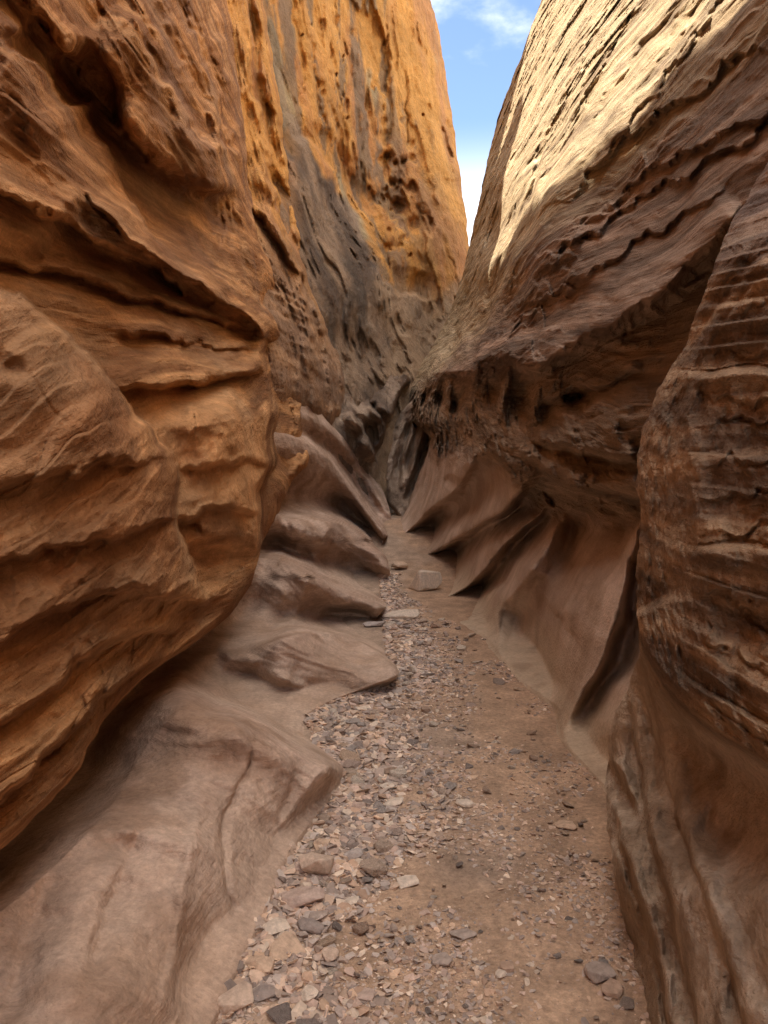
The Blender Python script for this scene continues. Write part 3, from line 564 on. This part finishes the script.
def noise_RB(W, px, py):
    X, Y, Z = W
    line = pch([500, 628, 640, 652, 674, 706, 740, 790, 900, 1600], [560, 610, 640, 668, 700, 728, 748, 772, 800, 850], px)
    low = sstep(-4, 10, py - line); face = sstep(664, 724, px + 6 * fbm(py * .03, 0, 0, 3, 170))
    lay = strata_noise(W, .060, -.2, 25, 1.3) + rough_rock(W, .028, 3.2, 171)
    pit = rough_rock(W, .012, 6, 173) + .012 * np.clip(fbm(X * 20, Y * 20, Z * 14, 3, 175), -1, .2)
    hi = sstep(2.15, 2.5, Z)
    top = strata_noise(W, .035, -.2, 25, 1.3)
    sm = .045 * fbm(Y * 1.4, X * 2, Z * .8, 4, 177) + .004 * fbm(Y * 12, X * 12, Z * 3, 3, 179)
    return (1 - low) * lerp(lerp(pit, lay, face), top, hi) + low * sm
def col_RB(P, px, py, R):
    X, Y, Z = P
    line = pch([500, 628, 640, 652, 674, 706, 740, 790, 900, 1600], [560, 610, 640, 668, 700, 728, 748, 772, 800, 850], px)
    low = sstep(-4, 10, py - line)[..., None]
    t = sstep(-.4, .5, fbm(Y * 1.5, X * 2, Z * 9, 4, 181))[..., None]
    c = lerp(np.array([.20, .13, .085]), np.array([.44, .28, .165]), t)
    hi = sstep(2.0, 2.6, Z)[..., None]
    c = lerp(c, lerp(np.array([.24, .17, .14]), np.array([.40, .29, .23]), t), hi * .8)
    u = sstep(-.4, .6, fbm(Y * 2, X * 2.5, Z * .9, 5, 183, .6))[..., None]
    s = sstep(.05, .6, fbm(Y * 7, X * 7, Z * 1.2, 4, 185))[..., None]
    cl = lerp(np.array([.38, .27, .18]), np.array([.58, .44, .32]), u); cl = lerp(cl, np.array([.27, .18, .115]), s * .6)
    return lerp(c, cl, low)
M_butt = rock_mat('rough_sandstone', [((1, 1, 1.4), 9, 10, .05), ((1, 1, 1), 55, 5, .010)], .24, beds=[((.12, .12, 1), 14, 8, .05), ((.1, .1, 1), 50, 6, .015)], band=.25)
right_butt = rock_face('rock_buttress', 1, (-360, 1280, 1.25), RB_EDGE, 1700, 620, depth_RB, relief_RB, noise_RB, col_RB, M_butt, mask=lambda px, py: 1 - .85 * sstep(-4, 10, py - pch([500, 628, 640, 652, 674, 706, 740, 790, 900, 1600], [560, 610, 640, 668, 700, 728, 748, 772, 800, 850], px)), onfloor=.05,
                       roll=lambda py: .14 + .15 * sstep(600, 300, py), roundw=9, roundk=.02, jag=2.6, down=.1, seed=27, power=1.7, bed=bedz(-.2, 25))
tag(right_butt, 'rough layered rock buttress with a smooth creased foot at the right edge', 'rock buttress', kind='structure')

# far right fins inside the slot
SR_EDGE = [(425, 350), (416, 396), (402, 412), (390, 432), (381, 455), (381, 478), (386, 500), (398, 520), (400, 560)]
slot_right = rock_face('slot_rocks', 1, (392, 560, 1.2), SR_EDGE, 500, 110, lambda px, py: rbf([(425, 350, 20), (404, 450, 18.5), (392, 492, 18), (400, 560, 16.8), (450, 400, 18), (450, 500, 16.5), (500, 450, 15.5)], px, py),
    lambda px, py: (lambda R: [feat(R, px, py, c, [(-10, 0), (-3, -.02), (2, .04), (9, 0)], wob=3) for c in ([(428, 400), (416, 440), (404, 480)], [(436, 420), (420, 470), (408, 505)], [(414, 420), (402, 455), (396, 490)])] and R)(np.zeros_like(px)),
    lambda W, x, y: rough_rock(W, .01, 1.4, 191), grey_cols((.30, .205, .14), (.48, .34, .24), 193), M_cliff, roll=.5, roundw=5, roundk=.02, seed=31, top=True)
tag(slot_right, 'ribbed brown fins on the right of the far narrow slot', 'slot rocks', kind='structure')

# ================================================================= unseen upper rims and canyon behind the viewer, added to block light
def rim(name, side, xf, ys, zs, ny, nz, seed, label, top=None, col=(.46, .26, .14)):
    y = np.linspace(ys[0], ys[1], ny); z = np.linspace(zs[0], zs[1], nz)
    Yg, Zg = np.meshgrid(y, z)
    if top is not None: Zg = zs[0] + (Zg - zs[0]) * (top(Yg) - zs[0]) / (zs[1] - zs[0])
    Xg = xf(Yg, Zg) + side * (-.25 * fbm(Yg * .4, Zg * .6, 0 * Yg, 4, seed) * .6 - .04 * fbm(Yg * .5, 0 * Yg, Zg * 4, 3, seed + 4))
    P = np.stack([Xg, Yg, Zg], -1)
    w = np.linspace(.6, 40, 12)                       # the plateau on top of the wall
    t = P[-1][None] + np.stack([side * w, 0 * w, .02 * w + .25 * np.sin(w)], -1)[:, None, :]
    P = np.concatenate([P, t], 0)
    c = np.array(col) * (1 + .25 * fbm(P[..., 1] * .3, P[..., 0] * .3, P[..., 2] * 3, 4, seed + 8))[..., None]
    o = mesh_obj(name, P.reshape(-1, 3), grid_faces(P.shape[0], P.shape[1]), M_strata, None, np.clip(c, .02, .9).reshape(-1, 3))
    tag(o, label, 'rock wall', kind='structure'); return o
RIM_Z = 11.5
rim('canyon_rim', -1, lambda Y, Z: -(1.1 + .19 * np.maximum(Z - 1.6, 0)) - .75 - .1 * sstep(6, 16, Y) * 8, (-14, 19), (-.5, RIM_Z), 160, 90, 201, 'unseen light blocking rim and upper reach of the left canyon wall above the camera',
    top=lambda Y: RIM_Z + 3.7 + 1.6 * sstep(1, 8, Y) + .7 * fbm(Y * .5, 0 * Y, 0 * Y, 3, 207) )  # rim height shaped to place its shadow edge on the right wall
rim('canyon_rim', 1, lambda Y, Z: 2.3 + .27 * np.maximum(Z - 1.6, 0) + 0 * Y, (-14, 3.2), (-.5, 10.5), 120, 90, 211, 'unseen light blocking rim and upper reach of the right canyon wall behind the camera')

# ================================================================= floor
nx_, ny_ = 420, 620
ys = .4 * (60 / .4) ** (np.linspace(0, 1, ny_)); ys = np.concatenate([np.linspace(-14, .35, 40), ys])
xs = np.linspace(-1, 1, nx_); xs = np.sign(xs) * (np.abs(xs) * 2.6 + np.abs(xs) ** 8 * 60)
Xg, Yg = np.meshgrid(xs, ys)
Zg = floor_z(Xg, Yg) + .010 * fbm(Xg * 3, Yg * 3, 0 * Xg, 3, 221) + .005 * fbm(Xg * 14, Yg * 14, 0 * Xg, 3, 223)
gr = sstep(-.25, .45, fbm(Xg * 1.3, Yg * .9, 0 * Xg, 4, 225) - 1.1 * (Xg - .25))       # gravelly towards the left
c1 = lerp(np.array([.46, .30, .195]), np.array([.41, .285, .20]), gr[..., None])
c1 = c1 * (1 + .22 * fbm(Xg * 5, Yg * 5, 0 * Xg, 4, 227)[..., None])
fl = mesh_obj('canyon_floor', np.stack([Xg, Yg, Zg], -1).reshape(-1, 3), grid_faces(*Xg.shape), M_floor, None, c1.reshape(-1, 3))
tag(fl, 'dusty brown gravel path along the canyon bottom', 'ground', kind='structure')

# ================================================================= stones
def stone_shape(seed, flat=.5, n=16, bev=.07, elong=1.3):
    r = random.Random(seed); bm = bmesh.new()
    for _ in range(n):
        v = [r.gauss(0, 1) for _ in range(3)]; q = math.sqrt(sum(a * a for a in v)); k = r.uniform(.85, 1.0)
        # squarish slabs
        v = [a / q for a in v]; p = max(abs(v[0]), abs(v[1]), abs(v[2])); m = r.uniform(.35, .8)
        v = [a * (1 - m) + a / p * .8 * m for a in v]
        bm.verts.new((v[0] * k * elong, v[1] * k, v[2] * k * flat))
    res = bmesh.ops.convex_hull(bm, input=bm.verts)
    bmesh.ops.delete(bm, geom=[g for g in res['geom_interior'] if isinstance(g, bmesh.types.BMVert)], context='VERTS')
    bmesh.ops.dissolve_limit(bm, angle_limit=.25, verts=bm.verts, edges=bm.edges)
    if bev: bmesh.ops.bevel(bm, geom=list(bm.edges), offset=bev, segments=2, affect='EDGES', profile=.6)
    bmesh.ops.triangulate(bm, faces=bm.faces)
    bm.verts.ensure_lookup_table()
    V = np.array([v.co[:] for v in bm.verts]); Fc = np.array([[v.index for v in f.verts] for f in bm.faces]); bm.free()
    return V, Fc
PAL = [(.56, .405, .30), (.50, .36, .285), (.40, .305, .245), (.58, .40, .275), (.66, .52, .40), (.32, .25, .21), (.45, .30, .21), (.45, .365, .31)]
PNAME = ['tan', 'pinkish', 'grey brown', 'orange tan', 'pale', 'dark grey', 'rusty', 'light grey']
def smat(i):
    m = rock_mat('stone_%s' % PNAME[i].replace(' ', '_'), [((1, 1, 1), 14, 5, .010), ((1, 1, 1), 110, 3, .0015)], .25, attr=False, base=PAL[i]); return m
SM = [smat(i) for i in range(len(PAL))]
def stone_mesh(name, V, Fc, mat, smooth=False):
    o = mesh_obj(name, V, Fc, mat, None, None, smooth); return o
EDGE_L = sorted([(p[2], (p[0] - CX) / F * p[2]) for p in [fd(*q) for q in [(398, 676), (338, 701), (312, 722), (347, 775), (335, 800), (312, 830), (292, 860), (276, 900), (262, 930), (242, 975), (222, 1018), (206, 1050), (150, 1160), (386, 604)]]])
EDGE_R = sorted([(p[2], (p[0] - CX) / F * p[2]) for p in [fd(*q) for q in [(404, 596), (440, 618), (478, 636), (493, 656), (552, 714), (556, 740), (606, 798), (614, 880), (632, 950), (650, 1024), (695, 1180)]]])
def span(Y):
    l = np.interp(Y, [e[0] for e in EDGE_L], [e[1] for e in EDGE_L]); r = np.interp(Y, [e[0] for e in EDGE_R], [e[1] for e in EDGE_R]); return l, r
def ground(x, y): return float(floor_z(np.float64(x), np.float64(y)))
def at(px, py):
    y = floor_depth(py); return ((px - CX) / F * y, y)
# named larger stones: (px, py of its foot, width px, flat, palette, yaw, label, seed)
BIG = [
 (425, 589, 30, .80, 4, .2, 'square dark sided boulder on the path at the narrowing', 3, 1.2),
 (402, 621, 34, .34, 4, .1, 'long flat pale boulder lying across the path', 5, 1.5),
 (399, 571, 14, .6, 3, .6, 'small rounded boulder behind the square boulder', 8, 1.1),
 (374, 628, 22, .3, 7, .4, 'flat grey slab beside the long pale boulder', 9, 1.3),
 (316, 881, 33, .72, 0, -.5, 'rounded tan cobble leaning at the foot of the left rock lobe', 12, 1.15),
 (302, 911, 41, .42, 1, .05, 'flat pinkish cobble just below the rounded tan cobble', 14, 1.4),
 (311, 934, 26, .5, 5, -.3, 'brown cobble tucked under the flat pinkish cobble', 15, 1.3),
 (288, 966, 40, .24, 3, 1.1, 'broad flat orange tan slab tilted against the left rock', 18, 1.2),
 (318, 924, 20, .5, 2, .2, 'small grey brown cobble right of the flat pinkish cobble', 21, 1.2),
 (466, 808, 19, .42, 4, .1, 'small pale brick shaped stone alone on the path', 23, 1.5),
 (408, 889, 22, .45, 4, .25, 'pale angular stone alone near the middle of the path', 25, 1.4),
 (350, 861, 24, .45, 7, .3, 'bluish grey flat stone among the gravel above the pale angular stone', 27, 1.4),
 (443, 966, 21, .24, 2, -.2, 'dark grey flat stone low on the path', 29, 1.3),
 (463, 940, 26, .2, 2, .1, 'thin grey shard lying above the dark grey flat stone', 31, 1.6),
 (261, 980, 30, .5, 3, -.4, 'blocky orange stone against the lower left rock', 33, 1.2),
 (236, 1016, 36, .5, 0, .6, 'tan cobble at the bottom edge beside the left rock', 35, 1.2),
 (262, 1003, 26, .35, 5, .3, 'dark flat stone between the tan cobbles at lower left', 37, 1.3),
 (308, 1006, 18, .6, 4, .9, 'pale square stone near the bottom of the path', 39, 1.1),
 (288, 853, 15, .6, 0, .3, 'small tan cobble above the rounded tan cobble by the left rock', 41, 1.1),
 (242, 876 + 90, 20, .4, 3, .2, 'orange chip wedged against the left rock above the bottom cobbles', 43, 1.2),
 (362, 1003, 24, .25, 1, -.3, 'broad pinkish flake in the gravel near the bottom', 45, 1.3),
 (298, 876, 22, .4, 1, .7, 'pinkish slab behind the rounded tan cobble', 47, 1.3),
 (508, 975, 17, .5, 6, .2, 'rusty stone at the lower right of the path', 49, 1.2),
 (501, 980, 13, .5, 4, .5, 'small pale stone beside the rusty stone', 51, 1.2),
 (600, 985, 26, .45, 2, .4, 'grey brown block at the foot of the right buttress', 53, 1.2),
 (612, 1000, 22, .4, 6, .9, 'rusty block wedged under the right buttress', 55, 1.2),
 (392, 807, 22, .3, 4, .1, 'pale slab in the gravel right of the near rock lobe', 57, 1.5),
 (388, 790, 16, .3, 4, .5, 'small pale slab just behind the other pale slab', 59, 1.3),
 (566, 832, 20, .3, 3, -.3, 'orange tan flat stone near the right wall', 61, 1.3),
 (276, 938, 26, .45, 4, .5, 'pale blocky cobble wedged between the left rock and the orange tan slab', 71, 1.15),
 (330, 962, 20, .45, 0, 1.2, 'tan cobble right of the broad orange tan slab', 73, 1.3),
 (322, 848, 16, .5, 3, .9, 'orange tan cobble just above the rounded tan cobble', 75, 1.2),
 (352, 905, 15, .4, 4, .3, 'pale chip between the flat pinkish cobble and the pale angular stone', 77, 1.4),
 (334, 800, 14, .5, 0, .2, 'small tan stone touching the tip of the near rock lobe', 63, 1.2),
]
used = []
for (px, py, w, flat, pal, yaw, lab, sd, el) in BIG:
    x, y = at(px, py); s = w / F * y / (2 * el) * 1.38
    V, Fc = stone_shape(sd, flat, 22, .06, el)
    nm = 'boulder' if y > 8 else ('slab' if flat < .32 else 'cobble')
    o = stone_mesh(nm, V * s, Fc, SM[pal], False)
    y2 = y + s * (.8 if 'square dark' not in lab else -.1)
    o.location = (x * y2 / y, y2, ground(x, y2) + s * flat * (.62 if s < .12 else .75)); o.rotation_euler = ((.35, -.1, 0) if 'tilted' in lab else (random.uniform(-.1, .1), random.uniform(-.1, .1), 0)); o.rotation_euler[2] = yaw
    tag(o, lab, nm); used.append((x, y2, s * 1.1))
# 270 loose stones as individuals
PROTO = {}
def clash(x, y, s): return any((x - a) ** 2 + (y - b) ** 2 < (s + c) ** 2 * .55 for a, b, c in used)
SHAPES = [stone_shape(100 + k, [.28, .35, .42, .5, .6][k % 5], 15, .05, [1.1, 1.3, 1.5][k % 3]) for k in range(14)]
SIMPLE = [stone_shape(200 + k, [.25, .32, .4, .5, .65][k % 5], 11, 0, [1.1, 1.3, 1.5][k % 3]) for k in range(12)]
def hull_obj(k, pal):
    if (k, pal) not in PROTO:
        V, Fc = SHAPES[k]; o = stone_mesh('stone', V, Fc, SM[pal], False); PROTO[(k, pal)] = o.data; bpy.data.objects.remove(o)
    return PROTO[(k, pal)]
def side_word(f): return 'under the left rock' if f < .16 else 'left of the path' if f < .42 else 'on the path' if f < .7 else 'right of the path' if f < .88 else 'under the right wall'
def near_word(y): return 'by the camera' if y < 3.1 else 'beside the near rock lobe' if y < 4.3 else 'beside the second rock lobe' if y < 6.2 else 'towards the narrowing'
n_ind = 0; tries = 0
while n_ind < 268 and tries < 20000:
    tries += 1
    y = 2.05 * (8.8 / 2.05) ** random.random(); l, r = span(y)
    f = random.random() ** 2.1 if random.random() < .8 else random.random()
    x = l + (r - l) * (.02 + .95 * f)
    spx = random.choice([4.5, 5, 6, 7, 8, 10, 13, 18]) * (1.5 if f < .3 else .85)
    s = min(spx / F * y * .6, .055) * random.uniform(.8, 1.25)
    if clash(x, y, s): continue
    used.append((x, y, s)); k = random.randrange(14); pal = random.choices(range(8), [5, 5, 6, 2, 5, 4, 2, 5])[0]
    o = bpy.data.objects.new('stone', hull_obj(k, pal)); C.objects.link(o)
    o.scale = (s, s, s); fl_ = [.28, .35, .42, .5, .6][k % 5]
    o.location = (x, y, ground(x, y) + s * fl_ * random.uniform(.45, .8)); o.rotation_euler = (random.gauss(0, .18), random.gauss(0, .18), random.uniform(0, 6.28))
    size = 'fist sized' if s > .036 else 'small' if s > .022 else 'tiny'; form = ['thin flat', 'flat', 'angular', 'blocky', 'rounded'][k % 5]
    tag(o, f'{size} {form} {PNAME[pal]} stone {side_word(f)} {near_word(y)}', 'stone', 'loose stones scattered on the canyon path'); n_ind += 1
# the gravel nobody could count
def gravel(name, N, smin, smax, seed, fpow, label):
    g = np.random.default_rng(seed); VV = []; FF = []; CC = []; off = 0
    ya, yb = 1.7, 11.5
    Y = ya * (yb / ya) ** g.random(N); Fr = np.where(g.random(N) < .72, g.random(N) ** fpow, g.random(N))
    l, r = span(Y); X = l - .05 + (r - l + .1) * Fr
    dens = fbm(X * 2.2, Y * 1.6, 0 * X, 3, 231) - 1.0 * (Fr - .50)
    keep = dens + g.normal(0, .28, N) > -.12
    X, Y = X[keep], Y[keep]; Z = floor_z(X, Y) + .010 * fbm(X * 3, Y * 3, 0 * X, 3, 221) + .005 * fbm(X * 14, Y * 14, 0 * X, 3, 223)
    S = smin * (smax / smin) ** (g.random(len(X)) ** 2.2) * np.interp(Fr[keep], [.2, .5], [1.25, .62]) * (.75 + .12 * Y)
    pal = np.array(PAL) * np.array([1.03, 1, .97]); pk = g.choice(8, len(X), p=np.array([5, 5, 7, 2, 4, 5, 3, 5]) / 36)
    sh = g.integers(0, 12, len(X)); an = g.random(len(X)) * 6.283; tl = g.normal(0, .25, (len(X), 2)); cc = pal[pk] * g.uniform(.8, 1.35, (len(X), 1))
    for k in range(12):
        V, Fc = SIMPLE[k]; q = sh == k; v = V[None] * S[q][:, None, None]; c = np.cos(an[q])[:, None]; s_ = np.sin(an[q])[:, None]
        z = v[..., 2] + tl[q][:, :1] * v[..., 0] + tl[q][:, 1:] * v[..., 1]
        VV.append(np.stack([X[q][:, None] + c * v[..., 0] - s_ * v[..., 1], Y[q][:, None] + s_ * v[..., 0] + c * v[..., 1], (Z[q] + S[q] * .12)[:, None] + z], -1).reshape(-1, 3))
        FF.append((Fc[None] + (off + np.arange(q.sum()) * len(V))[:, None, None]).reshape(-1, 3)); off += len(V) * int(q.sum()); CC.append(np.repeat(cc[q], len(V), 0))
    o = mesh_obj(name, np.concatenate(VV), np.concatenate(FF), M_stone, None, np.concatenate(CC), False)
    tag(o, label, 'gravel', kind='stuff')
gravel('gravel', 60000, .0038, .026, 301, 1.5, 'fine flaky grey and tan gravel strewn along the canyon bottom')

# ================================================================= sky, sun, camera
EL, AZ = math.radians(57), None
S = np.array([-.50, -.30, 0]); S /= np.linalg.norm(S); S = np.array([S[0] * math.cos(EL), S[1] * math.cos(EL), math.sin(EL)])
sun = bpy.data.lights.new('sun', 'SUN'); sun.energy = 4.5; sun.angle = math.radians(.53); sun.color = (1, .93, .80)
so = bpy.data.objects.new('sun', sun); C.objects.link(so)
from mathutils import Vector
so.rotation_euler = Vector(S).to_track_quat('Z', 'Y').to_euler(); so.location = (0, 0, 40)
w = bpy.data.worlds.new('World'); bpy.context.scene.world = w; w.use_nodes = True; n = w.node_tree.nodes; l = w.node_tree.links; n.clear()
out = n.new('ShaderNodeOutputWorld'); bg = n.new('ShaderNodeBackground'); bg.inputs[1].default_value = .15
sky = n.new('ShaderNodeTexSky'); sky.sky_type = 'NISHITA'; sky.sun_disc = False; sky.sun_elevation = EL; sky.sun_rotation = math.atan2(S[0], S[1]); sky.dust_density = .6
tc = n.new('ShaderNodeTexCoord'); mp = n.new('ShaderNodeMapping'); mp.inputs['Scale'].default_value = (1.6, 1.6, 3.0); mp.inputs['Location'].default_value = (.35, 0, .2)
nz = n.new('ShaderNodeTexNoise'); nz.inputs['Scale'].default_value = 2.4; nz.inputs['Detail'].default_value = 7; nz.inputs['Roughness'].default_value = .55
cr = n.new('ShaderNodeMapRange'); cr.inputs[1].default_value = .49; cr.inputs[2].default_value = .74; cr.interpolation_type = 'SMOOTHSTEP'
mx = n.new('ShaderNodeMix'); mx.data_type = 'RGBA'; mx.inputs['B'].default_value = (8.2, 7.9, 7.6, 1)
l.new(tc.outputs['Generated'], mp.inputs[0]); l.new(mp.outputs[0], nz.inputs['Vector']); l.new(nz.outputs['Fac'], cr.inputs[0]); 
sx = n.new('ShaderNodeSeparateXYZ'); l.new(tc.outputs['Generated'], sx.inputs[0])
bk = n.new('ShaderNodeMapRange'); bk.interpolation_type = 'SMOOTHSTEP'; bk.inputs[1].default_value = .44; bk.inputs[2].default_value = .28; bk.inputs[4].default_value = .75; l.new(sx.outputs[2], bk.inputs[0])
fill_cloud = n.new('ShaderNodeMapRange'); fill_cloud.interpolation_type = 'SMOOTHSTEP'; fill_cloud.inputs[1].default_value = .60; fill_cloud.inputs[2].default_value = .80; fill_cloud.inputs[4].default_value = .22; l.new(sx.outputs[2], fill_cloud.inputs[0])  # unseen cloud cover added overhead for more neutral ambient light
up = n.new('ShaderNodeMath'); up.operation = 'ADD'; l.new(nz.outputs['Fac'], up.inputs[0]); l.new(fill_cloud.outputs[0], up.inputs[1]); l.new(up.outputs[0], cr.inputs[0])
ad = n.new('ShaderNodeMath'); ad.use_clamp = True; l.new(cr.outputs[0], ad.inputs[0]); l.new(bk.outputs[0], ad.inputs[1]); l.new(ad.outputs[0], mx.inputs['Factor'])

l.new(sky.outputs[0], mx.inputs['A']); l.new(mx.outputs['Result'], bg.inputs[0]); l.new(bg.outputs[0], out.inputs[0])

cam = bpy.data.cameras.new('camera'); co = bpy.data.objects.new('camera', cam); C.objects.link(co); bpy.context.scene.camera = co
cam.sensor_fit = 'VERTICAL'; cam.sensor_height = 36; cam.lens = 36 * F / 1024; cam.shift_y = (HY - 512) / 1024; cam.clip_end = 1000; cam.clip_start = .05
co.location = (0, 0, EYE); co.rotation_euler = (math.pi / 2, 0, 0)
sc = bpy.context.scene
sc.view_settings.view_transform = 'Standard'; sc.view_settings.look = 'None'; sc.view_settings.exposure = 1.2; sc.view_settings.gamma = 1
sc.render.engine = 'CYCLES'; sc.cycles.max_bounces = 8; sc.cycles.diffuse_bounces = 3; sc.cycles.use_denoising = True; sc.cycles.denoising_prefilter = 'NONE'
